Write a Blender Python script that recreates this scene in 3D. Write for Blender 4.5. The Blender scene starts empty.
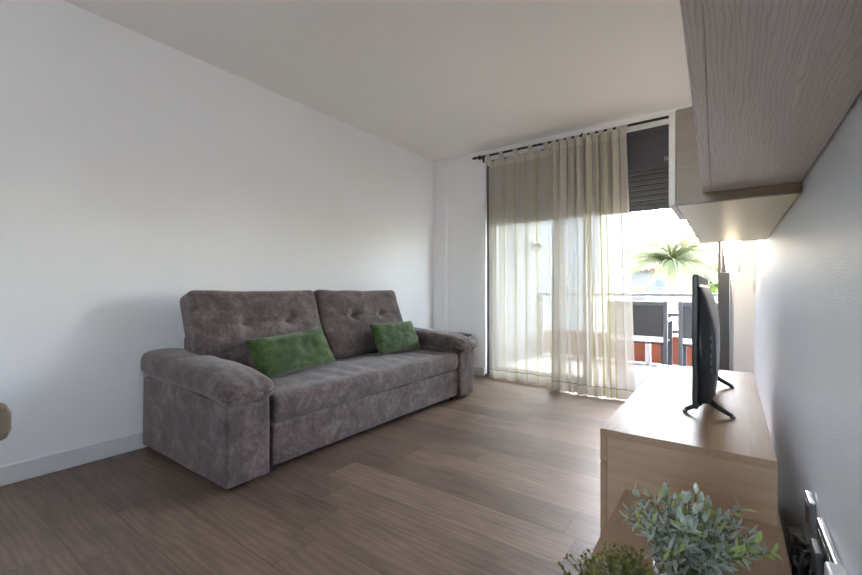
import bpy, bmesh, math, random
from mathutils import Vector, Matrix, noise
C = bpy.context.scene.collection
PI = math.pi
random.seed(7)

# ------------------------------------------------------------------ helpers
def link(o):
    C.objects.link(o); return o

def root_loc(o):
    v = Vector((0, 0, 0))
    while o is not None:
        v += o.location; o = o.parent
    return v

def obj(name, bm, mat, parent=None, smooth=False, world=True, mats=None):
    """link a bmesh (built in world coordinates) as ONE mesh object"""
    if parent is not None and world:
        bmesh.ops.translate(bm, verts=bm.verts, vec=-root_loc(parent))
    bmesh.ops.recalc_face_normals(bm, faces=bm.faces) if smooth != 'keep' else None
    me = bpy.data.meshes.new(name); bm.to_mesh(me); bm.free()
    if smooth:
        for p in me.polygons: p.use_smooth = True
    for m in (mats or [mat]): me.materials.append(m)
    o = link(bpy.data.objects.new(name, me))
    if parent is not None: o.parent = parent
    return o

def thing(name, label, cat, loc=(0, 0, 0), group=None):
    o = link(bpy.data.objects.new(name, None)); o.location = loc
    o.empty_display_size = .1
    return tag(o, label, cat, group)

def tag(o, label, cat, group=None):
    o['label'] = label; o['category'] = cat
    if group: o['group'] = group
    return o

def struct(name, bm, mat, parent=None, smooth=False):
    o = obj(name, bm, mat, parent, smooth)
    if parent is None: o['kind'] = 'structure'
    return o

def NB(): return bmesh.new()

def box(bm, x0, x1, y0, y1, z0, z1, bev=0, seg=2):
    r = bmesh.ops.create_cube(bm, size=1)
    vs = r['verts']
    for v in vs:
        v.co = Vector((x0 + (v.co.x + .5) * (x1 - x0), y0 + (v.co.y + .5) * (y1 - y0), z0 + (v.co.z + .5) * (z1 - z0)))
    if bev:
        es = list({e for v in vs for e in v.link_edges})
        bmesh.ops.bevel(bm, geom=es, offset=bev, segments=seg, profile=.5, affect='EDGES')
    return bm

def bx(*a, **k): return box(NB(), *a, **k)

def prism(bm, pts, axis, a, b):
    """polygon pts extruded along axis (0,1,2) from a to b; pts are the other two coordinates in order"""
    def mk(p, t):
        if axis == 0: return Vector((t, p[0], p[1]))
        if axis == 1: return Vector((p[0], t, p[1]))
        return Vector((p[0], p[1], t))
    A = [bm.verts.new(mk(p, a)) for p in pts]; B = [bm.verts.new(mk(p, b)) for p in pts]
    n = len(pts)
    bm.faces.new(A); bm.faces.new(B[::-1])
    for i in range(n):
        bm.faces.new((A[i], B[i], B[(i + 1) % n], A[(i + 1) % n]))
    return bm

def tube(bm, pts, r, seg=8, caps=True):
    pts = [Vector(p) for p in pts]; n = len(pts)
    rs = r if isinstance(r, (list, tuple)) else [r] * n
    rings = []
    t0 = (pts[1] - pts[0]).normalized()
    ref = Vector((0, 0, 1)) if abs(t0.z) < .9 else Vector((1, 0, 0))
    u = t0.cross(ref).normalized()
    for i, p in enumerate(pts):
        t = (pts[min(i + 1, n - 1)] - pts[max(i - 1, 0)]).normalized()
        u = (u - t * u.dot(t)).normalized(); w = t.cross(u)
        rings.append([bm.verts.new(p + rs[i] * (math.cos(2 * PI * k / seg) * u + math.sin(2 * PI * k / seg) * w)) for k in range(seg)])
    for a, b in zip(rings, rings[1:]):
        for k in range(seg):
            bm.faces.new((a[k], a[(k + 1) % seg], b[(k + 1) % seg], b[k]))
    if caps:
        bm.faces.new(rings[0][::-1]); bm.faces.new(rings[-1])
    return bm

def lathe(bm, prof, cx, cy, seg=32, capb=True, capt=False):
    rings = []
    for r, z in prof:
        rings.append([bm.verts.new((cx + r * math.cos(2 * PI * k / seg), cy + r * math.sin(2 * PI * k / seg), z)) for k in range(seg)])
    for a, b in zip(rings, rings[1:]):
        for k in range(seg):
            bm.faces.new((a[k], a[(k + 1) % seg], b[(k + 1) % seg], b[k]))
    if capb: bm.faces.new(rings[0][::-1])
    if capt: bm.faces.new(rings[-1])
    return bm

def rbox(bm, h, r, n, fn=None, mat=None):
    """rounded box, half sizes h, radius r, n cells per axis; fn deforms a point, mat places it"""
    def ticks(hh, k):
        t = [-hh, -hh + r * .25, -hh + r * .6]
        a, b = -hh + r, hh - r
        t += [a + (b - a) * i / k for i in range(k + 1)]
        return t + [hh - r * .6, hh - r * .25, hh]
    T = [ticks(h[i], n[i]) for i in range(3)]
    cache = {}
    def V(p):
        key = (round(p[0], 6), round(p[1], 6), round(p[2], 6))
        if key in cache: return cache[key]
        q = Vector([max(-(h[i] - r), min(h[i] - r, p[i])) for i in range(3)])
        d = Vector(p) - q
        co = q + d.normalized() * r if d.length > 1e-9 else q
        if fn: co = fn(co)
        if mat is not None: co = mat @ co
        cache[key] = bm.verts.new(co); return cache[key]
    for ax in range(3):
        b, c = (ax + 1) % 3, (ax + 2) % 3
        for s in (-1, 1):
            for i in range(len(T[b]) - 1):
                for j in range(len(T[c]) - 1):
                    q = []
                    for (ii, jj) in ((i, j), (i + 1, j), (i + 1, j + 1), (i, j + 1)):
                        p = [0, 0, 0]; p[ax] = s * h[ax]; p[b] = T[b][ii]; p[c] = T[c][jj]
                        q.append(V(p))
                    if s < 0: q = q[::-1]
                    try: bm.faces.new(q)
                    except ValueError: pass
    return bm

def nz(x, y, z, s=1.0): return noise.noise(Vector((x * s, y * s, z * s)))

def leaf(bm, p, d, up, L, W, curl=.25, n=4, fold=.15, mi=0):
    d = d.normalized(); s = d.cross(up)
    if s.length < 1e-4: s = d.orthogonal()
    s.normalize(); w = s.cross(d)
    rows = []
    for i in range(n + 1):
        t = i / n
        c = p + d * (L * t) + w * (-curl * L * t * t)
        ww = W * .5 * (math.sin(PI * min(1, t * .93 + .05)) ** .75)
        rows.append((bm.verts.new(c - s * ww + w * fold * ww), bm.verts.new(c), bm.verts.new(c + s * ww + w * fold * ww)))
    for a, b in zip(rows, rows[1:]):
        for k in (0, 1):
            f = bm.faces.new((a[k], a[k + 1], b[k + 1], b[k])); f.material_index = mi; f.smooth = True

# ------------------------------------------------------------------ materials
class NT:
    def __init__(s, name):
        s.m = bpy.data.materials.new(name); s.m.use_nodes = True
        s.t = s.m.node_tree; s.t.nodes.clear()
        s.out = s.n('ShaderNodeOutputMaterial')
    def n(s, ty, **kw):
        x = s.t.nodes.new(ty)
        for k, v in kw.items():
            if hasattr(x, k): setattr(x, k, v)
        return x
    def l(s, a, b): s.t.links.new(a, b)
    def val(s, sock, v):
        if hasattr(v, 'is_linked') or isinstance(v, bpy.types.NodeSocket): s.l(v, sock)
        else: sock.default_value = v
    def math(s, op, a, b=0.0, c=None):
        x = s.n('ShaderNodeMath', operation=op); s.val(x.inputs[0], a); s.val(x.inputs[1], b)
        if c is not None: s.val(x.inputs[2], c)
        return x.outputs[0]
    def mix(s, f, a, b):
        x = s.n('ShaderNodeMix'); x.data_type = 'RGBA'
        s.val(x.inputs[0], f); s.val(x.inputs[6], a); s.val(x.inputs[7], b); return x.outputs[2]
    def coord(s, out='Object', scale=(1, 1, 1)):
        tc = s.n('ShaderNodeTexCoord'); mp = s.n('ShaderNodeMapping')
        mp.inputs['Scale'].default_value = scale; s.l(tc.outputs[out], mp.inputs[0]); return mp.outputs[0]
    def noise(s, vec, scale, detail=3, rough=.5, dist=0):
        x = s.n('ShaderNodeTexNoise'); s.l(vec, x.inputs['Vector'])
        x.inputs['Scale'].default_value = scale; x.inputs['Detail'].default_value = detail
        x.inputs['Roughness'].default_value = rough; x.inputs['Distortion'].default_value = dist
        return x.outputs['Fac']
    def ramp(s, f, stops):
        x = s.n('ShaderNodeValToRGB'); s.l(f, x.inputs[0]); e = x.color_ramp.elements
        while len(e) < len(stops): e.new(.5)
        for i, (p, c) in enumerate(stops): e[i].position = p; e[i].color = (*c, 1) if len(c) == 3 else c
        return x.outputs[0]
    def bump(s, h, strength, dist=.01):
        x = s.n('ShaderNodeBump'); s.l(h, x.inputs['Height'])
        x.inputs['Strength'].default_value = strength; x.inputs['Distance'].default_value = dist
        return x.outputs[0]
    def bsdf(s, color, rough=.5, metal=0, normal=None, spec=.5, sheen=0):
        x = s.n('ShaderNodeBsdfPrincipled'); s.val(x.inputs['Base Color'], color)
        s.val(x.inputs['Roughness'], rough); x.inputs['Metallic'].default_value = metal
        x.inputs['Specular IOR Level'].default_value = spec
        x.inputs['Sheen Weight'].default_value = sheen
        if normal is not None: s.l(normal, x.inputs['Normal'])
        s.l(x.outputs[0], s.out.inputs[0]); return x

def rgb(r, g, b):
    f = lambda c: (c / 255 / 12.92) if c / 255 <= .04045 else ((c / 255 + .055) / 1.055) ** 2.4
    return (f(r), f(g), f(b), 1)

def plain(name, col, rough=.5, metal=0, spec=.5, var=.06, scale=30):
    t = NT(name); f = t.noise(t.coord(), scale, 3)
    dark = tuple(c * (1 - var) for c in col[:3]) + (1,); lite = tuple(min(1, c * (1 + var)) for c in col[:3]) + (1,)
    t.bsdf(t.mix(f, dark, lite), rough, metal, spec=spec); return t.m

def paint(name, col, rough, bump, scale, spec=.5):
    t = NT(name); c = t.coord()
    f = t.noise(c, scale, 4, .6); g = t.noise(c, 1.3, 2)
    col2 = tuple(x * .965 for x in col[:3]) + (1,)
    t.bsdf(t.mix(g, col2, col), rough, normal=t.bump(f, bump, .006), spec=spec); return t.m

def wood(name, c0, c1, axis, rough=.35, spec=.5, contrast=1.0, fine=60, line=None):
    t = NT(name)
    sc = [1, 1, 1]; sc[axis] = .06
    v = t.coord(scale=tuple(sc))
    f1 = t.noise(v, fine, 6, .62, .3); f2 = t.noise(v, 9, 3, .5, .9)
    f = t.math('ADD', t.math('MULTIPLY', f1, .55), t.math('MULTIPLY', f2, .45))
    lo, hi = .5 - .22 / contrast, .5 + .22 / contrast
    col = t.ramp(f, [(lo, c0[:3]), (hi, c1[:3])])
    if line:
        wv = t.n('ShaderNodeTexWave', wave_type='BANDS', bands_direction='X')
        sc2 = [1, 1, 1]; sc2[axis] = .11
        vv = t.coord(scale=tuple(sc2)); t.l(vv, wv.inputs['Vector'])
        wv.inputs['Scale'].default_value = 56; wv.inputs['Distortion'].default_value = 11
        wv.inputs['Detail'].default_value = 3; wv.inputs['Detail Scale'].default_value = 1.1
        k = t.ramp(wv.outputs['Fac'], [(.0, (1, 1, 1)), (.35, (0, 0, 0)), (1, (0, 0, 0))])
        col = t.mix(t.math('MULTIPLY', k, .22), col, line)
    t.bsdf(col, rough, normal=t.bump(f1, .12, .002), spec=spec); return t.m

def emit(name, col, strength):
    t = NT(name); e = t.n('ShaderNodeEmission'); e.inputs[0].default_value = col; e.inputs[1].default_value = strength
    t.l(e.outputs[0], t.out.inputs[0]); return t.m

WALL_L = paint('white_paint', rgb(245, 246, 249), .75, .25, 160)
WALL_R = paint('stippled_white_paint', rgb(240, 246, 254), .42, .9, 250)
CEIL = paint('ceiling_paint', rgb(248, 246, 244), .85, .08, 120)
TRIM = plain('white_trim', rgb(222, 224, 224), .45, var=.02)
BLACK = plain('black_plastic', rgb(24, 24, 27), .38, var=.1)
BLACKM = plain('black_metal', rgb(20, 20, 22), .45, var=.1)
GREYM = plain('anthracite_aluminium', rgb(74, 75, 80), .45, var=.05)
CHROME = plain('brushed_chrome', rgb(176, 176, 180), .34, 1.0, var=.03)
WHITEP = plain('white_plastic', rgb(228, 228, 228), .35, var=.02)
OAK_X = wood('light_oak_across', rgb(160, 132, 106), rgb(186, 160, 133), 0, .36)
OAK_Y = wood('light_oak_along', rgb(150, 124, 100), rgb(174, 148, 123), 1, .5, spec=.12)
OAK_Z = wood('light_oak_upright', rgb(176, 146, 116), rgb(204, 178, 148), 2, .33)
GOAK_Y = wood('grey_oak_along', rgb(218, 207, 199), rgb(236, 228, 221), 1, .36, line=rgb(128, 112, 102))
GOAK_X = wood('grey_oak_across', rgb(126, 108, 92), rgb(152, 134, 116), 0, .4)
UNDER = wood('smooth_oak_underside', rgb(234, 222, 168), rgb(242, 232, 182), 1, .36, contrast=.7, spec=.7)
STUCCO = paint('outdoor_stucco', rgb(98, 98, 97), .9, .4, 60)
TERRA = plain('terracotta_panel', rgb(160, 86, 60), .6, var=.12, scale=8)
ROOFT = plain('clay_roof_tiles', rgb(74, 38, 32), .8, var=.3, scale=3)
DARKW = plain('dark_window', rgb(70, 76, 84), .2, var=.1)
MESHF = plain('charcoal_textile', rgb(58, 58, 60), .8, var=.12, scale=180)

def floor_mat():
    t = NT('brown_oak_laminate')
    tc = t.n('ShaderNodeTexCoord'); sp = t.n('ShaderNodeSeparateXYZ'); t.l(tc.outputs['Object'], sp.inputs[0])
    Wd, Ln = .1945, 1.21
    yy = t.math('DIVIDE', t.math('SUBTRACT', sp.outputs[1], 1.03), Wd)
    row = t.math('FLOOR', yy); fy = t.math('FRACT', yy)
    wn = t.n('ShaderNodeTexWhiteNoise', noise_dimensions='1D'); t.l(t.math('ADD', row, 31.3), wn.inputs['W'])
    xx = t.math('ADD', t.math('DIVIDE', sp.outputs[0], Ln), wn.outputs['Value'])
    col = t.math('FLOOR', xx); fx = t.math('FRACT', xx)
    w2 = t.n('ShaderNodeTexWhiteNoise', noise_dimensions='2D')
    cb = t.n('ShaderNodeCombineXYZ'); t.l(row, cb.inputs[0]); t.l(col, cb.inputs[1]); t.l(cb.outputs[0], w2.inputs['Vector'])
    rnd = w2.outputs['Value']
    # grain, shifted from plank to plank
    cv = t.n('ShaderNodeCombineXYZ')
    t.l(t.math('ADD', t.math('MULTIPLY', sp.outputs[0], .15), t.math('MULTIPLY', rnd, 37)), cv.inputs[0])
    t.l(t.math('ADD', sp.outputs[1], t.math('MULTIPLY', rnd, 11)), cv.inputs[1])
    g1 = t.noise(cv.outputs[0], 30, 5, .6, .8)
    wv = t.n('ShaderNodeTexWave', wave_type='BANDS', bands_direction='Y'); t.l(cv.outputs[0], wv.inputs['Vector'])
    wv.inputs['Scale'].default_value = 10; wv.inputs['Distortion'].default_value = 14
    wv.inputs['Detail'].default_value = 3; wv.inputs['Detail Scale'].default_value = .9
    cvb = t.n('ShaderNodeCombineXYZ')
    t.l(t.math('MULTIPLY', sp.outputs[0], .35), cvb.inputs[0]); t.l(t.math('ADD', sp.outputs[1], t.math('MULTIPLY', rnd, 5)), cvb.inputs[1])
    g2 = t.noise(cvb.outputs[0], 7, 4, .6, .6)
    a = t.math('ADD', t.math('MULTIPLY', g1, .30), t.math('MULTIPLY', wv.outputs['Fac'], .09))
    a = t.math('ADD', a, t.math('MULTIPLY', g2, .42))
    a = t.math('ADD', a, t.math('MULTIPLY', t.math('SUBTRACT', rnd, .5), .20))
    c = t.ramp(a, [(.20, rgb(76, 63, 54)[:3]), (.42, rgb(108, 92, 80)[:3]), (.66, rgb(138, 121, 106)[:3])])
    gy = t.math('GREATER_THAN', t.math('ABSOLUTE', t.math('SUBTRACT', fy, .5)), .493)
    gx = t.math('GREATER_THAN', t.math('ABSOLUTE', t.math('SUBTRACT', fx, .5)), .4988)
    gap = t.math('MAXIMUM', gy, gx)
    c = t.mix(t.math('MULTIPLY', gap, .65), c, rgb(44, 36, 32))
    h = t.math('SUBTRACT', t.math('MULTIPLY', g1, .3), gap)
    rg = t.math('ADD', .36, t.math('MULTIPLY', g1, .14))
    t.bsdf(c, rg, normal=t.bump(h, .2, .002), spec=.5)
    return t.m
FLOOR = floor_mat()

def suede(name, c0, c1, c2, bump=.3):
    t = NT(name); v = t.coord()
    f1 = t.noise(v, 9, 6, .68, .6); f2 = t.noise(v, 42, 4, .6); f3 = t.noise(v, 420, 2)
    f = t.math('ADD', t.math('MULTIPLY', f1, .68), t.math('MULTIPLY', f2, .32))
    col = t.ramp(f, [(.34, c0[:3]), (.5, c1[:3]), (.66, c2[:3])])
    h = t.math('ADD', t.math('MULTIPLY', f3, .25), t.math('MULTIPLY', f1, .9))
    t.bsdf(col, .85, normal=t.bump(h, bump, .006), spec=.25, sheen=.25); return t.m
SUEDE = suede('grey_suede', rgb(64, 56, 55), rgb(93, 82, 81), rgb(126, 113, 111))
GREEN = suede('green_velvet', rgb(42, 58, 30), rgb(56, 76, 38), rgb(78, 100, 52), .2)

def curtain_mat(name, zb, zt, stripe, alpha):
    t = NT(name)
    uv = t.n('ShaderNodeTexCoord'); sp = t.n('ShaderNodeSeparateXYZ'); t.l(uv.outputs['UV'], sp.inputs[0])
    u, v = sp.outputs[0], sp.outputs[1]
    fr = t.math('FRACT', t.math('DIVIDE', u, stripe))
    st = t.math('LESS_THAN', t.math('ABSOLUTE', t.math('SUBTRACT', fr, .5)), .0045 / stripe)
    hem = t.math('LESS_THAN', v, zb + .085); head = t.math('GREATER_THAN', v, zt - .075)
    dbl = t.math('MAXIMUM', hem, head)
    stitch = t.math('LESS_THAN', t.math('ABSOLUTE', t.math('SUBTRACT', v, zb + .085)), .0035)
    cb = t.n('ShaderNodeCombineXYZ'); t.l(u, cb.inputs[0]); t.l(t.math('MULTIPLY', v, .02), cb.inputs[1])
    streak = t.noise(cb.outputs[0], 90, 2)
    a = t.math('ADD', alpha - .07, t.math('MULTIPLY', streak, .14))
    a = t.math('ADD', a, t.math('MULTIPLY', dbl, .22)); a = t.math('ADD', a, t.math('MULTIPLY', st, .25))
    a = t.math('MINIMUM', t.math('ADD', a, t.math('MULTIPLY', stitch, .2)), .98)
    col = t.mix(st, rgb(200, 196, 186), rgb(172, 172, 116)); col = t.mix(stitch, col, rgb(120, 110, 96))
    d = t.n('ShaderNodeBsdfDiffuse'); t.l(col, d.inputs[0])
    tr = t.n('ShaderNodeBsdfTranslucent'); t.l(col, tr.inputs[0])
    m1 = t.n('ShaderNodeMixShader'); m1.inputs[0].default_value = .09
    t.l(d.outputs[0], m1.inputs[1]); t.l(tr.outputs[0], m1.inputs[2])
    tp = t.n('ShaderNodeBsdfTransparent'); m2 = t.n('ShaderNodeMixShader')
    t.l(a, m2.inputs[0]); t.l(tp.outputs[0], m2.inputs[1]); t.l(m1.outputs[0], m2.inputs[2])
    t.l(m2.outputs[0], t.out.inputs[0]); return t.m

def glass_mat():
    t = NT('clear_glass'); tp = t.n('ShaderNodeBsdfTransparent'); tp.inputs[0].default_value = (.96, .98, .97, 1)
    g = t.n('ShaderNodeBsdfGlossy'); g.inputs['Roughness'].default_value = .02
    m = t.n('ShaderNodeMixShader'); m.inputs[0].default_value = .06
    t.l(tp.outputs[0], m.inputs[1]); t.l(g.outputs[0], m.inputs[2]); t.l(m.outputs[0], t.out.inputs[0]); return t.m
GLASS = glass_mat()

def leaf_mat(name, c0, c1, trans=.25, rough=.6, scale=60):
    t = NT(name); f = t.noise(t.coord(), scale, 3)
    b = t.bsdf(t.ramp(f, [(.35, c0[:3]), (.65, c1[:3])]), rough, spec=.3)
    tr = t.n('ShaderNodeBsdfTranslucent'); tr.inputs[0].default_value = c1
    m = t.n('ShaderNodeMixShader'); m.inputs[0].default_value = trans
    t.l(b.outputs[0], m.inputs[1]); t.l(tr.outputs[0], m.inputs[2]); t.l(m.outputs[0], t.out.inputs[0]); return t.m
L_GREY = leaf_mat('grey_green_leaf', rgb(132, 144, 134), rgb(190, 198, 188))
L_LIME = leaf_mat('lime_edged_leaf', rgb(140, 160, 96), rgb(184, 198, 128))
L_BOX = leaf_mat('boxwood_leaf', rgb(78, 84, 34), rgb(132, 134, 66))
L_BOX2 = leaf_mat('boxwood_leaf_pale', rgb(106, 104, 62), rgb(150, 148, 96))
L_PALM = leaf_mat('palm_leaf', rgb(70, 74, 46), rgb(104, 106, 70), .3)
L_TREE = leaf_mat('tree_leaf', rgb(52, 68, 28), rgb(92, 108, 52), .3, scale=2)
BARK = plain('bark', rgb(128, 108, 84), .9, var=.3, scale=14)
STEM = plain('plant_stem', rgb(112, 118, 86), .7, var=.15)

# ------------------------------------------------------------------ measures
XL, XR, YB, YR, H = -2.88, .155, 4.06, -2.6, 2.5
DX0, DX1, DZ = -2.19, 0.0, 2.388              # balcony door opening

# ------------------------------------------------------------------ room shell
struct('floor', bx(XL - .2, XR + .2, YR - .2, YB + .24, -.12, 0), FLOOR)
struct('ceiling', bx(XL - .2, XR + .2, YR - .2, YB + .26, H, H + .2), CEIL)
struct('wall_left', bx(XL - .2, XL, YR - .2, YB + .24, 0, H), WALL_L)
struct('wall_right', bx(XR, XR + .2, YR - .2, YB + .24, 0, H), WALL_R)
WX0, WX1, WZ0, WZ1 = -.60, -.05, .8, 2.05       # window added in the unseen rear wall to let in fill light
b = NB(); box(b, XL, WX0, YR - .2, YR, 0, H); box(b, WX1, XR, YR - .2, YR, 0, H); box(b, WX0, WX1, YR - .2, YR, 0, WZ0); box(b, WX0, WX1, YR - .2, YR, WZ1, H)
struct('wall_rear', b, WALL_L)
wn_ = link(bpy.data.objects.new('added_fill_window', None)); wn_['kind'] = 'structure'; wn_.location = (WX0, YR, WZ0)
b = NB()
for xa in (WX0, (WX0 + WX1) / 2 - .025, WX1 - .05): box(b, xa, xa + .05, YR - .14, YR - .08, WZ0, WZ1)
for za in (WZ0, WZ1 - .05): box(b, WX0, WX1, YR - .139, YR - .081, za, za + .05)
obj('fill_window_frame', b, GREYM, wn_); obj('glass_pane', bx(WX0 + .02, WX1 - .02, YR - .113, YR - .107, WZ0 + .02, WZ1 - .02), GLASS, wn_)
struct('trim_2', bx(DX0, DX1, YB - .012, YB + .029, 0, .028, bev=.003), plain('grey_threshold', rgb(120, 120, 122), .5))
b = NB()
box(b, XL, DX0, YB, YB + .24, 0, H); box(b, DX1, XR, YB, YB + .24, 0, H); box(b, DX0, DX1, YB, YB + .24, DZ, H)
struct('wall_back', b, WALL_L)
struct('trim_1', bx(XL, -2.70, YB - .035, YB, 0, H), WALL_L)
struct('baseboard_left', bx(XL, XL + .014, YR, YB, 0, .095, bev=.004), TRIM)
b = NB(); box(b, XL + .014, -2.686, YB - .049, YB - .035, 0, .095, bev=.004); box(b, -2.70, DX0 - .01, YB - .014, YB, 0, .095, bev=.004)
struct('baseboard_back', b, TRIM)
struct('baseboard_right', bx(XR - .014, XR, YR, YB, 0, .085, bev=.004), TRIM)

# balcony door: frame, the leaf slid to the left, its pane and handle
d = link(bpy.data.objects.new('door_1', None)); d['kind'] = 'structure'; d.location = (DX0, YB, 0)
b = NB()
box(b, DX0, DX0 + .045, YB + .03, YB + .17, 0, DZ); box(b, DX1 - .075, DX1, YB + .005, YB + .17, 0, DZ)
box(b, DX0, DX1, YB + .03, YB + .17, 2.34, DZ); box(b, DX0, DX1, YB + .03, YB + .17, 0, .03)
obj('door_frame', b, GREYM, d)
b = NB(); x0, x1 = DX0 + .05, -1.08
box(b, x0, x0 + .06, YB + .05, YB + .09, .03, 2.34); box(b, x1 - .07, x1, YB + .05, YB + .09, .03, 2.34)
box(b, x0, x1, YB + .05, YB + .09, .03, .11); box(b, x0, x1, YB + .05, YB + .09, 2.27, 2.34)
sash = obj('sliding_leaf', b, GREYM, d)
obj('glass_pane', bx(x0 + .055, x1 - .065, YB + .065, YB + .073, .105, 2.275), GLASS, sash)
obj('handle', bx(x1 - .045, x1 - .025, YB + .02, YB + .05, 1.0, 1.18, bev=.006), CHROME, sash)

# roller shutter
r = thing('roller_shutter', 'dark grey roller shutter lowered over the top of the balcony door', 'shutter', (-1.1, YB + .12, 1.69))
obj('shutter_box', bx(DX0 + .045, DX1 - .075, YB + .03, YB + .10, 2.03, 2.34, bev=.004), GREYM, r)
b = NB(); z = 1.72; 
while z < 2.30:
    prism(b, [(YB + .125, z), (YB + .119, z + .010), (YB + .119, z + .038), (YB + .125, z + .048), (YB + .133, z + .0481), (YB + .133, z - .0001)], 0, DX0 + .05, DX1 - .08)
    z += .048
obj('slats', b, GREYM, r)
obj('bottom_bar', bx(DX0 + .05, DX1 - .08, YB + .112, YB + .136, 1.675, 1.72, bev=.003), GREYM, r)

# ------------------------------------------------------------------ sofa
SX, SY0, SY1 = -1.89, .995, 3.27
s = thing('sofa', 'grey suede two seat sofa with padded arms along the white wall', 'sofa', (-2.37, 2.14, 0))
def wr(co, a, sc):        # gentle wrinkle
    return a * nz(co.x, co.y, co.z, sc)
def base_fn(p):
    p = p.copy(); p.x += .008 * nz(p.x, p.y, p.z, 3) ; return p
obj('base', rbox(NB(), (.44, .905, .11), .018, (6, 26, 4), base_fn, Matrix.Translation((-2.355, 2.145, .148))), SUEDE, s, True)
def seat_fn(p):
    p = p.copy(); u = p.y / .9; v = p.x / .33
    if p.z > 0:
        p.z += .018 * (1 - u * u) * max(0, 1 - v * v) + .008 * nz(p.x * 3, p.y * 6, 0, 1.6)
        if p.x > .05: p.z += .006 * math.sin(p.y * 34 + 3 * nz(p.x, p.y, 1, 5)) * max(0, 1 - abs(p.x - .16) / .16) * (.5 + .5 * nz(0, p.y, 3, 2))
    if p.x > .2: p.x += .012 * math.cos(p.z / .075 * 1.4) + .005 * nz(p.y, p.z, 0, 7)
    return p
obj('seat_cushion', rbox(NB(), (.34, .903, .075), .035, (16, 60, 4), seat_fn, Matrix.Translation((-2.25, 2.145, .332))), SUEDE, s, True)
obj('back_frame', rbox(NB(), (.085, .93, .3), .02, (3, 10, 4), None, Matrix.Translation((-2.765, 2.145, .36))), SUEDE, s, True)
for sgn, yc in ((-1, SY0 + .11), (1, SY1 - .11)):
    def arm_fn(p):
        p = p.copy(); p.y += .006 * nz(p.x, p.z, sgn, 4); p.x += .006 * nz(p.y, p.z, sgn + 4, 5); return p
    a = obj('arm', rbox(NB(), (.485, .115, .206), .016, (14, 5, 8), arm_fn, Matrix.Translation((-2.372, yc, .230))), SUEDE, s, True)
    def pad_fn(p, sgn=sgn):
        p = p.copy(); t = (p.x + .5) / 1.0
        f = max(0, (t - .62) / .38)
        w = 1 - (p.y / .15) ** 2
        if p.z > 0: p.z += .026 * w - .034 * f * f
        p.z += .032 * (1 - t)
        if t > .8:
            k = (t - .8) / .2
            p.y *= 1 + .03 * k; p.z -= .016 * k
            p.z += .005 * math.sin(p.y * 75 + 2 * nz(p.y, p.z, sgn, 9)) * k
            p.x += .012 * (1 - (p.z / .08) ** 2)
        p += Vector((.0, .005 * nz(p.x, p.z, sgn, 6), .006 * nz(p.x, p.y, sgn, 7)))
        return p
    obj('arm_pad', rbox(NB(), (.503, .131, .060), .044, (30, 10, 3), pad_fn, Matrix.Translation((-2.372, yc + (0 if sgn < 0 else .0), .478))), SUEDE, a, True)
    b = NB(); tube(b, [(-2.84, yc + sgn * .112, .456), (-2.4, yc + sgn * .113, .438), (-1.92, yc + sgn * .115, .426)], .006, 6)
    obj('piping', b, SUEDE, a, True)
for sgn, yc, hw in ((-1, 1.600, .462), (1, 2.535, .472)):
    def back_fn(p, sgn=sgn, hw=hw):
        p = p.copy(); u = p.y / hw; v = p.z / .29
        if p.x > 0:
            puff = .045 * (1 - min(1, abs(u)) ** 3.0) * (1 - min(1, abs(v)) ** 2.6)
            p.x += puff
            for bu in (-.34, .34):                       # two tufted dimples joined by a crease
                dd = ((u - bu) * .47) ** 2 + ((v - .14) * .29) ** 2
                p.x -= .034 * math.exp(-dd / .0022)
                for kk in range(5):
                    ang = kk * 1.26 + .3
                    q = Vector((math.cos(ang), math.sin(ang))); e = Vector(((u - bu) * .47, (v - .14) * .29))
                    al = e.dot(q); ac = e.x * q.y - e.y * q.x
                    if al > 0: p.x -= .006 * math.exp(-(ac / .012) ** 2) * math.exp(-(al / .07) ** 2)
            p.x -= .018 * math.exp(-((v - .14) / .045) ** 2) * (1 - min(1, abs(u)) ** 4)
            p.x += .010 * nz(u * 2, v * 2, sgn, 1.7)
            if v < -.3: p.x += .006 * math.sin(u * 16 + 4 * nz(u, v, sgn, 2)) * (-v - .3)
        p.z += .010 * nz(u, 0, sgn, 2.0) * (1 if v > 0 else 0)
        p.y += .008 * nz(v, 0, sgn, 2.2) * (1 if abs(u) > .6 else 0)
        p.z += .012 * u * u * (1 if v > .5 else 0)
        return p
    M = Matrix.Translation((-2.585, yc, .672)) @ Matrix.Rotation(math.radians(-19.5), 4, 'Y')
    obj('back_cushion', rbox(NB(), (.085, hw - .002, .272), .04, (4, 44, 30), back_fn, M), SUEDE, s, True)
for x in (-1.96, -2.78):
    for y in (1.255, 3.03):
        obj('foot', bx(x - .02, x + .02, y - .03, y + .03, 0, .042, bev=.004), BLACK, s)

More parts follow.
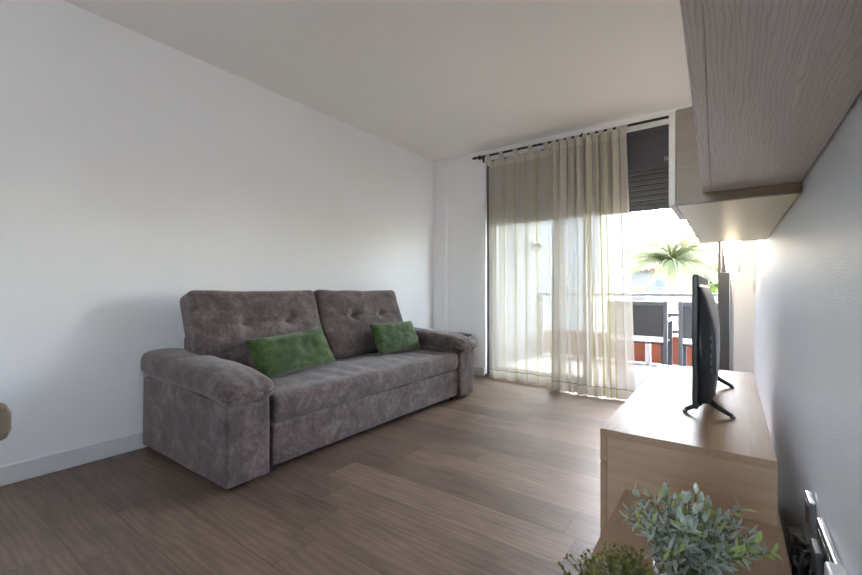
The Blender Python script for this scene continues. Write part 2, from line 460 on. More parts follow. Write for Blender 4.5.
def pillow(name, label, loc, rot, w, h, th, seed):
    b = NB(); n = 26
    g = {}
    for side in (1, -1):
        for i in range(n + 1):
            for j in range(n + 1):
                u, v = -1 + 2 * i / n, -1 + 2 * j / n
                edge = (i in (0, n)) or (j in (0, n))
                if edge and side == -1: continue
                pin = 1 - .07 * (1 - u * u) * (v * v) ** 1 ; pin2 = 1 - .05 * (1 - v * v) * u * u
                x = u * w / 2 * pin2; y = v * h / 2 * pin
                t = th / 2 * ((1 - u ** 4) ** .55) * ((1 - v ** 4) ** .55) * (1 + .25 * nz(u, v, seed + side, 2.2))
                z = side * t + .006 * nz(u * 2, v * 2, seed, 2) 
                if not edge: z += side * .004 * math.sin(9 * u + 5 * nz(u, v, seed, 3))
                g[(i, j, side)] = b.verts.new((x, y, z))
    for side in (1, -1):
        for i in range(n):
            for j in range(n):
                q = [g.get((a, c, side)) or g[(a, c, 1)] for a, c in ((i, j), (i + 1, j), (i + 1, j + 1), (i, j + 1))]
                b.faces.new(q if side > 0 else q[::-1])
    o = obj(name, b, GREEN, None, True)
    o.location = loc; o.rotation_euler = rot
    return tag(o, label, 'pillow', 'green velvet pillows on the sofa')
# local: x = width, y = height, z = thickness; local z faces +X and a bit up
def pillow_rot(lean, roll, yaw=0):
    base = Matrix(((0, 0, 1), (1, 0, 0), (0, 1, 0)))         # x->Y, y->Z, z->X
    return (Matrix.Rotation(yaw, 3, 'Z') @ Matrix.Rotation(-lean, 3, 'Y') @ base @ Matrix.Rotation(roll, 3, 'Z')).to_euler()
pillow('throw_pillow', 'green oblong velvet pillow tilted against the left back cushion of the sofa', (-2.285, 1.645, .555), pillow_rot(.50, .06, .06), .62, .275, .12, 3)
pillow('throw_pillow', 'green oblong velvet pillow resting near the far arm of the sofa', (-2.305, 2.68, .555), pillow_rot(.46, -.02, .05), .56, .275, .12, 9)

# small black side table between the sofa and the back wall
t = thing('side_table', 'small black side table tucked behind the far arm of the sofa', 'side table', (-2.42, 3.58, 0))
t.rotation_euler = (0, 0, -.14)
obj('table_top', bx(-.23, .23, -.17, .17, .475, .50, bev=.003), BLACKM, t, world=False)
for x in (-.2, .2):
    for y in (-.14, .14):
        obj('leg', bx(x - .014, x + .014, y - .014, y + .014, 0, .476), BLACKM, t, world=False)

# ------------------------------------------------------------------ TV cabinet and low cabinet
X0, X1, Y0, Y1 = -.309, .092, 1.274, 2.56
t = thing('tv_cabinet', 'light oak television cabinet with drawers against the right wall', 'cabinet', (-.1, 1.92, 0))
obj('body', bx(X0 + .02, X1, Y0, Y1, .06, .53, bev=.0015), OAK_X, t)
obj('top', bx(X0, X1, Y0 - .002, Y1 + .002, .528, .549, bev=.0015), OAK_Y, t)
obj('plinth', bx(X0 + .05, X1 - .02, Y0 + .03, Y1 - .03, 0, .061), BLACKM, t)
for k in range(2):
    ya, yb = Y0 + .002 + k * .643, Y0 + .639 + k * .643
    for za, zb in ((.455, .526), (.068, .450)):
        dr = obj('drawer' if za > .4 else 'door', bx(X0, X0 + .019, ya, yb, za, zb, bev=.0015), OAK_Y, t)
        obj('handle', bx(X0 - .012, X0, (ya + yb) / 2 - .05, (ya + yb) / 2 + .05, zb - .012, zb - .006), GREYM, dr)
t = thing('low_cabinet', 'low light oak cabinet in front of the television cabinet holding two plants', 'cabinet', (-.07, .82, 0))
obj('top', bx(-.238, .10, .42, 1.270, .376, .396, bev=.0015), OAK_Y, t)
obj('body', bx(-.222, .096, .425, 1.266, .05, .377, bev=.001), OAK_X, t)
obj('plinth', bx(-.19, .08, .45, 1.24, 0, .051), BLACKM, t)
for ya, yb in ((.428, .845), (.849, 1.264)):
    dr = obj('door', bx(-.238, -.221, ya, yb, .055, .373, bev=.0015), OAK_Y, t)
    obj('handle', bx(-.248, -.238, (ya + yb) / 2 - .05, (ya + yb) / 2 + .05, .36, .366), GREYM, dr)

# ------------------------------------------------------------------ television
TY0, TY1, TZ0, TZ1 = 1.505, 2.235, .588, 1.003
t = thing('television', 'black flat television on two splayed feet on the oak cabinet', 'television', (-.06, 1.87, .549))
obj('screen_panel', bx(-.093, -.078, TY0, TY1, TZ0, TZ1, bev=.003), BLACK, t)
TVB = plain('satin_black_plastic', rgb(46, 46, 51), .3, var=.06)
SCR = plain('dark_screen', rgb(10, 10, 12), .08, var=.05)
obj('screen', bx(-.0945, -.0925, TY0 + .008, TY1 - .008, TZ0 + .016, TZ1 - .008), SCR, t)
b = NB()
prof = [(-.079, .598), (-.046, .602), (-.036, .625), (-.033, .70), (-.034, .80), (-.040, .865), (-.056, .93), (-.070, .965), (-.079, .975)]
A = []
for y, sc in ((TY0 + .018, .45), (TY0 + .03, .80), (TY0 + .05, .95), (TY0 + .08, 1.0), (TY1 - .08, 1.0), (TY1 - .05, .95), (TY1 - .03, .80), (TY1 - .018, .45)):
    A.append([b.verts.new((-.079 + (x + .079) * sc, y, .78 + (z - .78) * (.98 if sc < 1 else 1))) for x, z in prof])
for p, q in zip(A, A[1:]):
    for i in range(len(prof) - 1):
        b.faces.new((p[i], p[i + 1], q[i + 1], q[i]))
    b.faces.new((p[-1], p[0], q[0], q[-1]))
b.faces.new(A[0]); b.faces.new(A[-1][::-1])
sh = obj('back_shell', b, TVB, t, True)
b = NB()
prism(b, [(-.058, .665), (-.041, .668), (-.0385, .70), (-.0385, .83), (-.047, .848), (-.058, .85)], 1, TY0 + .028, TY0 + .046)
pp = obj('port_panel', b, BLACKM, t)
obj('slot', bx(-.036, -.0335, TY0 + .05, TY0 + .056, .69, .84), GREYM, pp)
for k, z in enumerate((.70, .725, .745, .775, .80)):
    obj('port', bx(-.053, -.044, TY0 + .0255, TY0 + .029, z, z + .013), GREYM, pp)
for y in (1.615, 2.115):
    b = NB()
    box(b, -.082, -.046, y - .012, y + .012, .585, .66, bev=.004)
    tube(b, [(-.066, y, .60), (-.085, y, .578), (-.121, y, .5555)], [.011, .008, .0065], 8)
    tube(b, [(-.060, y, .60), (-.035, y, .580), (.008, y, .5555)], [.011, .008, .0065], 8)
    box(b, -.128, -.114, y - .008, y + .008, .549, .5575, bev=.002); box(b, .001, .015, y - .008, y + .008, .549, .5575, bev=.002)
    obj('foot', b, BLACK, t)

# ------------------------------------------------------------------ wall cabinets
NY = 1.44
t = thing('wall_cabinet', 'grey oak wall cabinet overhead nearest the viewer', 'wall cabinet', (.05, .8, 1.238))
b = NB()
prism(b, [(-.044, NY - .002), (.152, NY - .002), (.152, .2), (-.014, .2)], 2, 1.238, 1.56)
obj('body', b, GOAK_Y, t)
b = NB(); prism(b, [(-.0445, NY - .004), (-.0145, .2), (-.033, .2), (-.063, NY - .004)], 2, 1.238, 1.56)
obj('door', b, GOAK_Y, t)
t = thing('wall_cabinet', 'oak wall cabinet hanging above the television near the balcony door', 'wall cabinet', (0, 2.05, 1.211))
b = NB(); E = .018; FX, FE = -.131, 2.68
box(b, FX, .152, NY, FE, 1.211, 1.211 + E, bev=.001)
obj('bottom_panel', b, UNDER, t)
obj('top_panel', bx(FX, .152, NY, FE, 1.496 - E, 1.496, bev=.001), GOAK_Y, t)
obj('side_panel', bx(FX, .152, NY - .001, NY + E, 1.2105, 1.497, bev=.001), GOAK_X, t)
obj('side_panel', bx(FX, .152, FE - E, FE + .001, 1.2105, 1.497, bev=.001), GOAK_X, t)
obj('divider', bx(FX, .14, 1.76, 1.76 + E, 1.229, 1.478), GOAK_X, t)
obj('back_panel', bx(.140, .152, NY + E, FE - E, 1.229, 1.478), GOAK_Y, t)
dr = obj('door', bx(FX - .019, FX - .001, NY, 1.772, 1.211, 1.496, bev=.001), GOAK_Y, t)
b = NB(); tube(b, [(FX - .018, 1.475, 1.366), (FX - .026, 1.475, 1.366), (FX - .034, 1.475, 1.366)], [.005, .005, .009], 12)
obj('handle', b, CHROME, dr)
NAVY = plain('navy_cover', rgb(36, 44, 82), .5); PAGE = plain('page_edges', rgb(214, 208, 190), .8)
bk = thing('book', 'dark blue book jutting out of the open oak wall cabinet', 'book', (-.06, 2.08, 1.229))
b = NB(); box(b, FX - .012, .03, 2.06, 2.063, 1.229, 1.40); box(b, FX - .012, .03, 2.097, 2.10, 1.229, 1.40); box(b, FX - .014, FX - .010, 2.06, 2.10, 1.229, 1.40)
obj('cover', b, NAVY, bk)
obj('pages', bx(FX - .010, .026, 2.063, 2.097, 1.232, 1.396), PAGE, bk)

# ------------------------------------------------------------------ floor lamp by the balcony door
LX, LY = .012, 3.55
t = thing('floor_lamp', 'lit floor lamp with a tapered glass shade by the balcony door', 'lamp', (LX, LY, 0))
obj('base', lathe(NB(), [(.11, 0), (.11, .012), (.10, .02), (.015, .026), (.012, .04)], LX, LY, 40, True, True), CHROME, t, True)
obj('stem', tube(NB(), [(LX, LY, .03), (LX, LY, 1.10)], .011, 16), CHROME, t, True)
SHADE = emit('glowing_glass', (1, .83, .58, 1), 3.4)
obj('lamp_shade', lathe(NB(), [(.028, 1.085), (.030, 1.09), (.056, 1.33), (.058, 1.40), (.052, 1.41)], LX, LY, 32, True, True), SHADE, t, True)
b = NB()
lathe(b, [(.060, 1.078), (.066, 1.078), (.066, 1.084), (.060, 1.084), (.060, 1.078)], LX, LY, 32, False)
for k in range(3):
    a = 2.9 + k * 2 * PI / 3
    tube(b, [(LX + .063 * math.cos(a), LY + .063 * math.sin(a), 1.08), (LX + .063 * math.cos(a), LY + .063 * math.sin(a), 1.40)], .005, 8)
    tube(b, [(LX, LY, 1.081), (LX + .063 * math.cos(a), LY + .063 * math.sin(a), 1.081)], .003, 6)
obj('shade_holder', b, CHROME, t, True)

# globe lamp added in the unseen room behind the viewer as fill light
PX, PY, PZ = -.75, -1.35, 2.2
t = thing('added_fill_lamp', 'added white globe fill lamp in the unseen room behind the viewer', 'lamp', (PX, PY, PZ))
obj('globe', lathe(NB(), [(.15 * math.sin(a * PI / 16), PZ - .15 * math.cos(a * PI / 16)) for a in range(1, 16)], PX, PY, 32, True, True), emit('fill_lamp_globe', (1, .97, .94, 1), 3.0), t, True)
obj('cord', tube(NB(), [(PX, PY, PZ + .14), (PX, PY, H - .03)], .004, 8), WHITEP, t); obj('ceiling_rose', lathe(NB(), [(.05, H - .035), (.055, H - .02), (.055, H)], PX, PY, 24, True, True), WHITEP, t)

# ------------------------------------------------------------------ curtain rod and curtains
RY, RZ = 3.965, 2.405
t = thing('curtain_rod', 'thin black curtain rod running across the wall above the balcony door', 'curtain rod', (-1.1, RY, RZ))
obj('rod', tube(NB(), [(-2.27, RY, RZ), (.10, RY, RZ)], .0115, 12), BLACKM, t, True)
for x in (-2.27, .10):
    obj('finial', tube(NB(), [(x - .03, RY, RZ), (x - .02, RY, RZ), (x + .02, RY, RZ), (x + .03, RY, RZ)], [.010, .013, .013, .010], 12), BLACKM, t, True)
for x in (-2.215, -1.12, -.02):
    b = NB(); tube(b, [(x, RY - .002, RZ), (x, YB, RZ)], .006, 8); box(b, x - .01, x + .01, YB - .006, YB, RZ - .035, RZ + .035); box(b, x - .007, x + .007, RY - .012, RY + .012, RZ - .024, RZ + .018)
    obj('bracket', b, BLACKM, t)

def curtain(label, xt, xb, zt, zb, yc, folds, amp, cw, stripe, alpha, tabs, seed, flare):
    mat = curtain_mat('sheer_cloth_' + str(seed), zb, zt, stripe, alpha)
    b = NB(); uvl = b.loops.layers.uv.new('UVMap')
    nu, nv = 260, 44; g = []
    def fold(s, q):
        ph = s * folds * 2 * PI + 1.6 * nz(s * 5, seed, q * .25, 1.3)
        e = .55 + .45 * (nz(s * 7, seed + 5, q * .4, 1) + .5)
        return e * (math.sin(ph) + .28 * math.sin(2.3 * ph + 1.1 + .6 * q))
    for j in range(nv + 1):
        q = j / nv; z = zt + (zb - zt) * q; row = []
        for i in range(nu + 1):
            s_ = i / nu
            x = (xt[0] + (xt[1] - xt[0]) * s_) * (1 - q) + (xb[0] + (xb[1] - xb[0]) * s_) * q
            a = amp * (.55 + .6 * q ** .7)
            y = yc + a * fold(s_, q)
            x += .35 * a * math.cos(s_ * folds * 2 * PI + 1.6 * nz(s_ * 5, seed, q * .25, 1.3)) 
            zz = z + (.008 * nz(s_ * 8, seed, 0, 1) * q) + .008 * math.cos(s_ * tabs * 2 * PI) * (1 - q) ** 8
            row.append((b.verts.new((x, y, zz)), s_ * cw, z))
        g.append(row)
    for j in range(nv):
        for i in range(nu):
            q = [g[j][i], g[j + 1][i], g[j + 1][i + 1], g[j][i + 1]]
            f = b.faces.new([v[0] for v in q]); f.smooth = True
            for lp, v in zip(f.loops, q): lp[uvl].uv = (v[1], v[2])
    t = thing('curtain', label, 'curtain', ((xt[0] + xt[1]) / 2, yc, zb), 'tab top sheer curtains')
    top_y = [(i, g[0][i][0].co.copy()) for i in range(nu + 1)]
    obj('cloth_panel', b, mat, t, 'keep')
    tabmat = curtain_mat('tab_cloth_' + str(seed), -9, -9, 9, min(.9, alpha + .2))
    for k in range(tabs):
        i = int(round((k + .02) / (tabs - 1 + .04) * nu)) if tabs > 1 else 0
        p = top_y[min(i, nu)][1]
        w = .024; ww = .013
        x = min(max(p.x, xt[0] + ww), xt[1] - ww)
        bt = NB(); pts = []
        pts.append((p.y, zt - .05)); pts.append((p.y * .5 + (RY - ww) * .5, zt - .012)); 
        for m in range(9):
            a = PI + m * -PI / 8
            pts.append((RY + .0125 * math.cos(a), RZ + .0125 * math.sin(a)))
        pts.append((p.y * .5 + (RY + ww) * .5 + .002, zt - .012)); pts.append((p.y + .003, zt - .05))
        R = [[bt.verts.new((x + sx * w, py, pz)) for sx in (-1, 1)] for py, pz in pts]
        for a_, c_ in zip(R, R[1:]): bt.faces.new((a_[0], a_[1], c_[1], c_[0]))
        obj('tab', bt, tabmat, t, True)
    return t
curtain('cream sheer curtain with green stripes spread over the left of the balcony door', (-2.125, -1.30), (-2.12, -1.27), 2.355, .012, 3.997, 5.5, .016, 1.05, .155, .78, 6, 2, 0)
curtain('cream sheer curtain gathered in deep folds beside the open balcony door', (-1.40, -.735), (-1.40, -.665), 2.358, .008, 3.888, 9, .058, 1.6, .16, .84, 10, 6, 1)

# ------------------------------------------------------------------ plants on the low cabinet
def pot(x, y, z, r, h, mat, parent):
    o = obj('pot', lathe(NB(), [(r * .78, z), (r * .8, z + .004), (r, z + h), (r * .93, z + h), (r * .9, z + h - .012)], x, y, 32, True, True), mat, parent, True)
    return o
POT = plain('white_ceramic', rgb(214, 212, 222), .35, var=.03); POTG = plain('grey_pot', rgb(120, 116, 112), .6, var=.1)
SOIL = plain('soil', rgb(60, 48, 38), .95, var=.3)
px, py = -.055, .80
t = thing('potted_plant', 'grey green leafy plant with lime edged leaves in a white pot', 'plant', (px, py, .396))
pot(px, py, .396, .052, .095, POT, t)
random.seed(21)
bl = NB(); bs = NB()
for k in range(64):
    a = random.uniform(0, 2 * PI); tilt = random.uniform(.05, 1.05); L = random.uniform(.078, .114) * (1.1 - .15 * tilt)
    pts = []; p = Vector((px + .03 * math.cos(a) * random.random(), py + .03 * math.sin(a) * random.random(), .485))
    n = 7
    for i in range(n + 1):
        q = i / n; tl = tilt * (.55 + .6 * q)
        dv = Vector((math.sin(tl) * math.cos(a), math.sin(tl) * math.sin(a), math.cos(tl)))
        pts.append(p.copy()); p = p + dv * (L / n)
    tube(bs, pts, [.0014] * len(pts), 5)
    lime = random.random()
    for i in range(2, n + 1):
        dv = (pts[i] - pts[i - 1]).normalized()
        for s_ in (0, 1):
            ang = i * 1.4 + s_ * PI + random.uniform(-.3, .3)
            o1 = dv.orthogonal().normalized(); o2 = dv.cross(o1)
            out = o1 * math.cos(ang) + o2 * math.sin(ang)
            ld = (out * .8 + dv * random.uniform(.4, .9))
            mi = 1 if (i >= n - 1 and lime > .45 and random.random() < .6) else 0
            leaf(bl, pts[i], ld, dv, random.uniform(.015, .027), random.uniform(.005, .0082), random.uniform(.0, .5), 4, .2, mi)
    leaf(bl, pts[-1], dv, Vector((math.cos(a), math.sin(a), .2)), .02, .009, .1, 4, .2, 0)
# the taller sprigs seen above the rest
for (dx, dy, hh, a, tl) in ((.068, .02, .135, .4, .22), (-.085, .03, .115, 2.8, .30), (-.045, .05, .118, 2.0, .22), (.085, -.02, .105, -.2, .5), (.03, .06, .10, 1.2, .25), (-.01, .05, .095, 1.6, .2), (.105, .0, .085, 0., .55)):
    p0 = Vector((px + dx * .25, py + dy * .25, .486)); p1 = Vector((px + dx, py + dy, .486 + hh * .88))
    pts = [p0.lerp(p1, q / 8) + Vector((0, 0, .012 * math.sin(PI * q / 8))) for q in range(9)]
    tube(bs, pts, [.0015] * 9, 5)
    for i in range(2, 9):
        dv = (pts[i] - pts[i - 1]).normalized(); o1 = dv.orthogonal().normalized(); o2 = dv.cross(o1)
        for s_ in (0, 1):
            ang = i * 1.5 + s_ * PI
            out = o1 * math.cos(ang) + o2 * math.sin(ang)
            leaf(bl, pts[i], out * .7 + dv * .7, dv, random.uniform(.017, .026), random.uniform(.008, .012), .15, 4, .2, 1 if (i > 5 and random.random() < .55) else 0)
obj('stems', bs, STEM, t, True); obj('foliage', bl, None, t, 'keep', mats=[L_GREY, L_LIME])

px, py = -.117, .625
t = thing('potted_plant', 'small olive green boxwood bush at the left edge of the low cabinet', 'plant', (px, py, .396))
pot(px, py, .396, .042, .105, POTG, t)
bl = NB(); bs = NB()
for k in range(230):
    a = random.uniform(0, 2 * PI); tl = random.uniform(0, 1.15); L = random.uniform(.06, .088)
    dv = Vector((math.sin(tl) * math.cos(a), math.sin(tl) * math.sin(a), math.cos(tl) * .95))
    p0 = Vector((px, py, .495)) + Vector((dv.x, dv.y, 0)) * .02
    pts = [p0 + dv * (L * q / 5) for q in range(6)]
    tube(bs, pts, .0008, 4)
    for i in range(2, 6):
        for s_ in range(3):
            ang = random.uniform(0, 2 * PI); o1 = dv.orthogonal().normalized(); o2 = dv.cross(o1)
            out = o1 * math.cos(ang) + o2 * math.sin(ang)
            leaf(bl, pts[i], out * .7 + dv * .8, dv, random.uniform(.006, .010), random.uniform(.004, .0058), .1, 2, .2, 1 if random.random() < .34 else 0)
obj('stems', bs, STEM, t, True); obj('foliage', bl, None, t, 'keep', mats=[L_BOX, L_BOX2])

# ------------------------------------------------------------------ sockets, plug, cords, switch
def plate(name, label, y0, y1, z0, z1, th, cat, group=None):
    t = thing(name, label, cat, (XR, (y0 + y1) / 2, z0), group)
    obj('plate', bx(XR - th, XR, y0, y1, z0, z1, bev=.003), CHROME, t)
    return t
t = plate('wall_socket', 'single shiny socket plate low on the right wall, the farther of two', 1.235, 1.305, .412, .484, .011, 'socket')
obj('insert', bx(XR - .0125, XR - .010, 1.25, 1.29, .428, .47, bev=.001), GREYM, t)
t = plate('wall_socket', 'long shiny socket plate low on the right wall with a dark plug in it', 0.965, 1.145, .418, .492, .011, 'socket')
for ya in (.98, 1.035, 1.09):
    obj('insert', bx(XR - .0125, XR - .010, ya, ya + .04, .432, .478, bev=.001), GREYM, t)
PLUG = plain('dark_grey_plastic', rgb(62, 60, 60), .5)
t = tag(obj('power_plug', bx(XR - .027, XR - .0125, 1.035, 1.10, .41, .468, bev=.005), PLUG), 'dark grey power plug in the long socket plate', 'plug')
t = tag(obj('charger', bx(XR - .026, XR - .0005, .885, .955, .43, .50, bev=.005), WHITEP), 'white charger block on the right wall beside the near end of the long socket plate', 'charger')
CABLE = plain('matt_black_rubber', rgb(13, 13, 14), .65, var=.1)
t = thing('cable_bundle', 'black power cords and adapter tangled behind the low cabinet', 'cord', (.125, 1.15, 0))
obj('adapter', bx(.106, .134, 1.18, 1.25, .398, .415, bev=.004), CABLE, t)
obj('cable', tube(NB(), [(.130, 1.08, .455), (.118, 1.10, .452), (.112, 1.15, .44), (.116, 1.185, .412), (.118, 1.20, .405)], .0038, 8), CABLE, t, True)
pts = []
for k in range(90):
    a = k * .32; r_ = 1 - .1 * math.sin(k * .9)
    pts.append((.121 + .014 * math.sin(k * .7), 1.08 + .10 * r_ * math.cos(a), .335 + .085 * r_ * math.sin(a) + .012 * math.sin(k * .23)))
obj('cable', tube(NB(), [(.123, 1.21, .40), (.122, 1.20, .36)] + pts + [(.123, 1.0, .05), (.12, .9, .006), (.123, .7, .006)], .0035, 8), CABLE, t, True)
t = thing('light_switch', 'white light switch on the right wall near the balcony corner', 'switch', (XR, 3.9, .93))
obj('plate', bx(XR - .010, XR, 3.86, 3.94, .935, 1.015, bev=.003), WHITEP, t); obj('rocker', bx(XR - .014, XR - .009, 3.875, 3.925, .95, 1.0, bev=.002), WHITEP, t)

# ------------------------------------------------------------------ dining chair just peeking in at the left edge
CH = plain('beige_wood', rgb(118, 106, 92), .6, var=.08)
cx, cy = -.66, -.108
t = thing('dining_chair', 'beige wooden chair whose backrest edge shows at the far left of the view', 'chair', (cx, cy - .2, 0))
obj('seat', bx(cx - .42, cx - .02, cy - .21, cy + .19, .43, .465, bev=.012), CH, t)
for yy in (cy - .20, cy + .170):
    b = NB(); prism(b, [(cx - .045, .46), (cx - .015, .46), (cx + .006, .80), (cx - .02, .80)], 1, yy, yy + .025)
    obj('back_post', b, CH, t)
obj('top_rail', bx(cx - .03, cx + .012, cy - .215, cy + .208, .785, .828, bev=.012), CH, t)
obj('back_slat', bx(cx - .030, cx - .010, cy - .17, cy + .17, .62, .68, bev=.004), CH, t)
for x in (cx - .40, cx - .05):
    for y in (cy - .19, cy + .155):
        obj('leg', bx(x, x + .03, y, y + .03, 0, .435, bev=.004), CH, t)

# ------------------------------------------------------------------ balcony
TILE = plain('grey_outdoor_tiles', rgb(118, 117, 118), .6, var=.08, scale=5)
BX0, BX1, BY0, BY1 = -2.32, 2.2, YB + .24, 6.1
struct('floor_balcony', bx(BX0 - .2, BX1 + .2, BY0, BY1 + .1, -.2, -.005), TILE)
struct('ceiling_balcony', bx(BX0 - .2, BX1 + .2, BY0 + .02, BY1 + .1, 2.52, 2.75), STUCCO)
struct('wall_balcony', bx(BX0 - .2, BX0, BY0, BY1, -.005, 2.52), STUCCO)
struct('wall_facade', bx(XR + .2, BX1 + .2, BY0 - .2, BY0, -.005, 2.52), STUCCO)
t = thing('balcony_railing', 'balcony railing with a grey top rail over low terracotta panels', 'railing', (0, 6.02, 0))
obj('top_rail', bx(BX0, BX1, 5.99, 6.05, .875, .915, bev=.008), GREYM if False else plain('pale_grey_metal', rgb(124, 120, 116), .4, var=.04), t)
for k in range(6):
    x = -2.28 + k * .71
    obj('post', bx(x - .028, x + .028, 5.985, 6.04, -.005, .88), WHITEP, t)
    if k < 5: obj('panel', bx(x + .035, x + .675, 6.0, 6.03, .01, .37), TERRA, t)
t = thing('outdoor_wall_light', 'small dark outdoor light on the white balcony wall behind the sheer curtain', 'wall light', (BX0, 5.8, 1.6))
obj('back_plate', bx(BX0, BX0 + .02, 5.74, 5.86, 1.55, 1.67, bev=.004), BLACKM, t)
obj('lamp_head', tube(NB(), [(BX0 + .02, 5.8, 1.61), (BX0 + .06, 5.8, 1.61), (BX0 + .10, 5.8, 1.58)], [.03, .045, .05], 12), BLACKM, t)

def patio_chair(label, x, y):
    t = thing('patio_chair', label, 'chair', (x, y, 0), 'grey mesh patio chairs on the balcony')
    w = .275
    for s_ in (-1, 1):
        b = NB(); box(b, s_ * w - .02, s_ * w + .02, -.02, .02, -.005, .84, bev=.004); obj('back_leg', b, GREYM, t, world=False)
        b = NB(); box(b, s_ * w - .02, s_ * w + .02, .42, .46, -.005, .62, bev=.004); obj('front_leg', b, GREYM, t, world=False)
        obj('armrest', bx(s_ * w - .025, s_ * w + .025, .0, .47, .615, .64, bev=.004), GREYM, t, world=False)
    obj('seat', bx(-w, w, .0, .45, .385, .41, bev=.004), MESHF, t, world=False)
    b = NB(); box(b, -w + .01, w - .01, -.006, .006, .46, .80); obj('backrest', b, MESHF, t, world=False)
    obj('top_bar', bx(-w, w, -.015, .015, .79, .835, bev=.004), GREYM, t, world=False)
    obj('lower_bar', bx(-w, w, -.015, .015, .44, .465, bev=.004), WHITEP, t, world=False)
patio_chair('grey mesh patio chair on the balcony beside the curtain edge', -.815, 4.90)
patio_chair('grey mesh patio chair on the balcony behind the television', -.13, 4.90)
t = thing('patio_table', 'dark grey patio table on the balcony in front of the two chairs', 'table', (-.5, 5.6, 0))
obj('table_top', bx(-1.15, .25, 5.42, 5.92, .655, .69, bev=.004), GREYM, t)
for x in (-1.1, -.60, .2):
    obj('leg', bx(x - .05, x + .05, 5.46, 5.52, -.005, .656), GREYM, t)
obj('shelf', bx(-1.1, .2, 5.48, 5.88, .46, .49), GREYM, t)

# ------------------------------------------------------------------ beyond the balcony
GZ = -6.5
struct('ground', bx(-120, 120, BY1 + .2, 200, GZ - .2, GZ), plain('pale_ground', rgb(176, 170, 150), .9, var=.2, scale=.3))
def house(label, x0, x1, y0, y1, z1, rise, wins, over=.5):
    t = thing('house', label, 'house', ((x0 + x1) / 2, (y0 + y1) / 2, GZ))
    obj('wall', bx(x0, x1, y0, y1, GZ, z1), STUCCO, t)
    b = NB(); xm0, xm1, ym = x0 + (x1 - x0) * .15, x1 - (x1 - x0) * .15, (y0 + y1) / 2
    p = [b.verts.new(c) for c in ((x0 - over, y0 - over, z1), (x1 + over, y0 - over, z1), (x1 + over, y1 + over, z1), (x0 - over, y1 + over, z1), (xm0, ym, z1 + rise), (xm1, ym, z1 + rise))]
    for f in ((0, 1, 5, 4), (1, 2, 5), (2, 3, 4, 5), (3, 0, 4), (3, 2, 1, 0)): b.faces.new([p[i] for i in f])
    rf = obj('roof', b, ROOFT, t)
    b = NB(); n = int((x1 - x0 + 2 * over) / .35)
    for i in range(n):
        xx = x0 - over + (i + .5) * .35
        tube(b, [(xx, y0 - over - .05, z1 + .02), (xx, y0 - over + .6, z1 + .02 + .6 * rise / ((y1 - y0) / 2 + over))], .12, 6)
    obj('eaves_tiles', b, ROOFT, rf)
    for (wx, wz, ww, wh) in wins:
        f = obj('window', bx(wx - ww / 2 - .08, wx + ww / 2 + .08, y0 - .06, y0 + .02, wz - .08, wz + wh + .08), STUCCO, t)
        obj('pane', bx(wx - ww / 2, wx + ww / 2, y0 - .08, y0 - .05, wz, wz + wh), DARKW, f)
    return t
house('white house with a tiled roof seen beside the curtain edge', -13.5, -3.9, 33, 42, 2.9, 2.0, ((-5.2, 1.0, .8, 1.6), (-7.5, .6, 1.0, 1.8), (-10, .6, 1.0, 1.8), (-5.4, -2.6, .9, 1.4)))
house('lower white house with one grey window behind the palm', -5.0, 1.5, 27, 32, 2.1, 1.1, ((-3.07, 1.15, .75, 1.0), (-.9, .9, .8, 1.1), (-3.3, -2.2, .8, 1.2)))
PALEW = plain('pale_shutter', rgb(104, 106, 108), .7)
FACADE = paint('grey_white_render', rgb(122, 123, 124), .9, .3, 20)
ap = thing('added_apartment_block', 'pale apartment block added across the way to cover the sky behind the sheer curtains', 'building', (-8, 19, GZ))  # building added to block bright sky behind the curtains
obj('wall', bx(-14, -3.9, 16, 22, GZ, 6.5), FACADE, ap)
for wz in (-3.2, .1, 3.0):
    for wx in (-12.3, -10, -7.7, -5.4):
        f = obj('window', bx(wx - .55, wx + .55, 15.95, 16.02, wz, wz + 1.5), FACADE, ap)
        obj('pane', bx(wx - .47, wx + .47, 15.93, 15.96, wz + .08, wz + 1.42), PALEW, f)
b = NB()
for k in range(2):
    box(b, -14.2, -3.7, 15.6 - k * .1, 22.2, 6.45 + k * .12, 6.57 + k * .12)
obj('cornice', b, ROOFT, ap)
t = thing('planter_box', 'terracotta planter box on the ledge of the lower white house', 'planter', (-4.15, 26.3, .75))
obj('box', bx(-4.55, -3.85, 26.1, 26.45, .72, 1.2, bev=.03), TERRA, t); obj('ledge', bx(-4.9, -3.3, 26.0, 26.48, .55, .72), STUCCO, t)

def frond_mesh(L):
    b = NB(); n = 14; pts = []
    for i in range(n + 1):
        q = i / n; pts.append(Vector((L * q * (1 - .12 * q), 0, L * (.42 * q - .78 * q * q))))
    tube(b, pts, [.035 * (1 - .8 * i / n) for i in range(n + 1)], 5)
    for i in range(1, n + 1):
        d_ = (pts[i] - pts[i - 1]).normalized()
        for k in (0, .5):
            p = pts[i - 1].lerp(pts[i], k)
            for s_ in (-1, 1):
                ll = L * .26 * math.sin(PI * min(.96, .12 + .85 * i / n)) ** .6
                leaf(b, p, Vector((d_.x * .6, s_ * .8, d_.z * .6 - .25)), Vector((0, 0, 1)), ll, L * .017, .35, 3, .1)
    me = bpy.data.meshes.new('frond'); b.to_mesh(me); b.free(); me.materials.append(L_PALM); return me
def palm(label, x, y, z, L, n):
    t = thing('palm_tree', label, 'palm tree', (x, y, GZ), 'palm trees beyond the balcony')
    obj('trunk', tube(NB(), [(x, y, GZ), (x + .1, y, GZ / 2), (x, y, z)], [.18, .13, .15], 10), BARK, t, True)
    me = frond_mesh(L)
    for k in range(n):
        o = link(bpy.data.objects.new('frond', me)); o.parent = t; o.location = (0, 0, z - GZ)
        o.rotation_euler = (random.uniform(-.15, .15), random.uniform(-1.25, .1), k * 2.399)
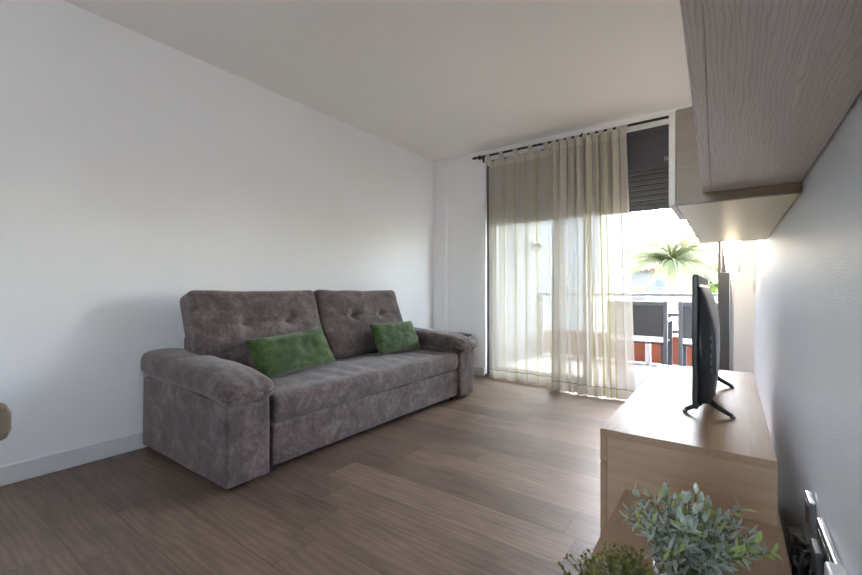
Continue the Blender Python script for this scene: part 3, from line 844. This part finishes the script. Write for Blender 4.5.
palm('palm tree with arching fronds between the television and the curtain', -1.38, 13.8, 1.72, 1.5, 44)
palm('farther palm tree partly hidden by the television', -.5, 24, 1.9, 2.2, 22)
def tree(label, x, y, zc, r, n, group=None):
    t = thing('leafy_tree', label, 'tree', (x, y, GZ), group)
    obj('trunk', tube(NB(), [(x, y, GZ), (x, y, zc)], [.22, .12], 8), BARK, t, True)
    b = NB()
    for k in range(n):
        v = Vector((random.gauss(0, 1), random.gauss(0, 1), random.gauss(0, 1))).normalized() * r * random.uniform(.55, 1)
        v.z *= .8; p = Vector((x, y, zc)) + v
        leaf(b, p, Vector((random.gauss(0, 1), random.gauss(0, 1), random.gauss(0, 1))), Vector((0, 0, 1)), r * .22, r * .12, .2, 2, .1)
    obj('crown', b, L_TREE, t, 'keep')
tree('leafy green tree at the right end of the balcony view', .9, 17, .5, 1.9, 900)
tree('low leafy tree beneath the palm beyond the railing', -.5, 11.4, -.6, .8, 700)

# ------------------------------------------------------------------ light
w = bpy.data.worlds.new('World'); bpy.context.scene.world = w; w.use_nodes = True
nt = w.node_tree; bg = nt.nodes['Background']
sky = nt.nodes.new('ShaderNodeTexSky'); sky.sky_type = 'NISHITA'; sky.sun_disc = False
sky.sun_elevation = math.radians(48); sky.sun_rotation = 0; sky.dust_density = 2.0
hs = nt.nodes.new('ShaderNodeHueSaturation'); hs.inputs['Saturation'].default_value = .8
nt.links.new(sky.outputs[0], hs.inputs['Color']); nt.links.new(hs.outputs[0], bg.inputs[0])
bg.inputs[1].default_value = 1.1
# ------------------------------------------------------------------ camera
cam = bpy.data.cameras.new('camera'); co = link(bpy.data.objects.new('camera', cam))
co.location = (0, 0, .955); co.rotation_euler = (PI / 2, 0, math.radians(35.9))
cam.sensor_width = 36; cam.lens = 412.5 / 862 * 36; cam.shift_y = 2.5 / 862; cam.clip_start = .02; cam.clip_end = 500
sc = bpy.context.scene; sc.camera = co
sc.view_settings.view_transform = 'Standard'; sc.view_settings.look = 'None'; sc.view_settings.gamma = 1
sc.view_settings.use_curve_mapping = False
sc.view_settings.exposure = 3.05
try:
    sc.cycles.use_denoising = True; sc.cycles.max_bounces = 14; sc.cycles.diffuse_bounces = 8; sc.cycles.transparent_max_bounces = 16
    sc.cycles.caustics_reflective = False; sc.cycles.caustics_refractive = False
    sc.cycles.sample_clamp_indirect = 12
except Exception: pass
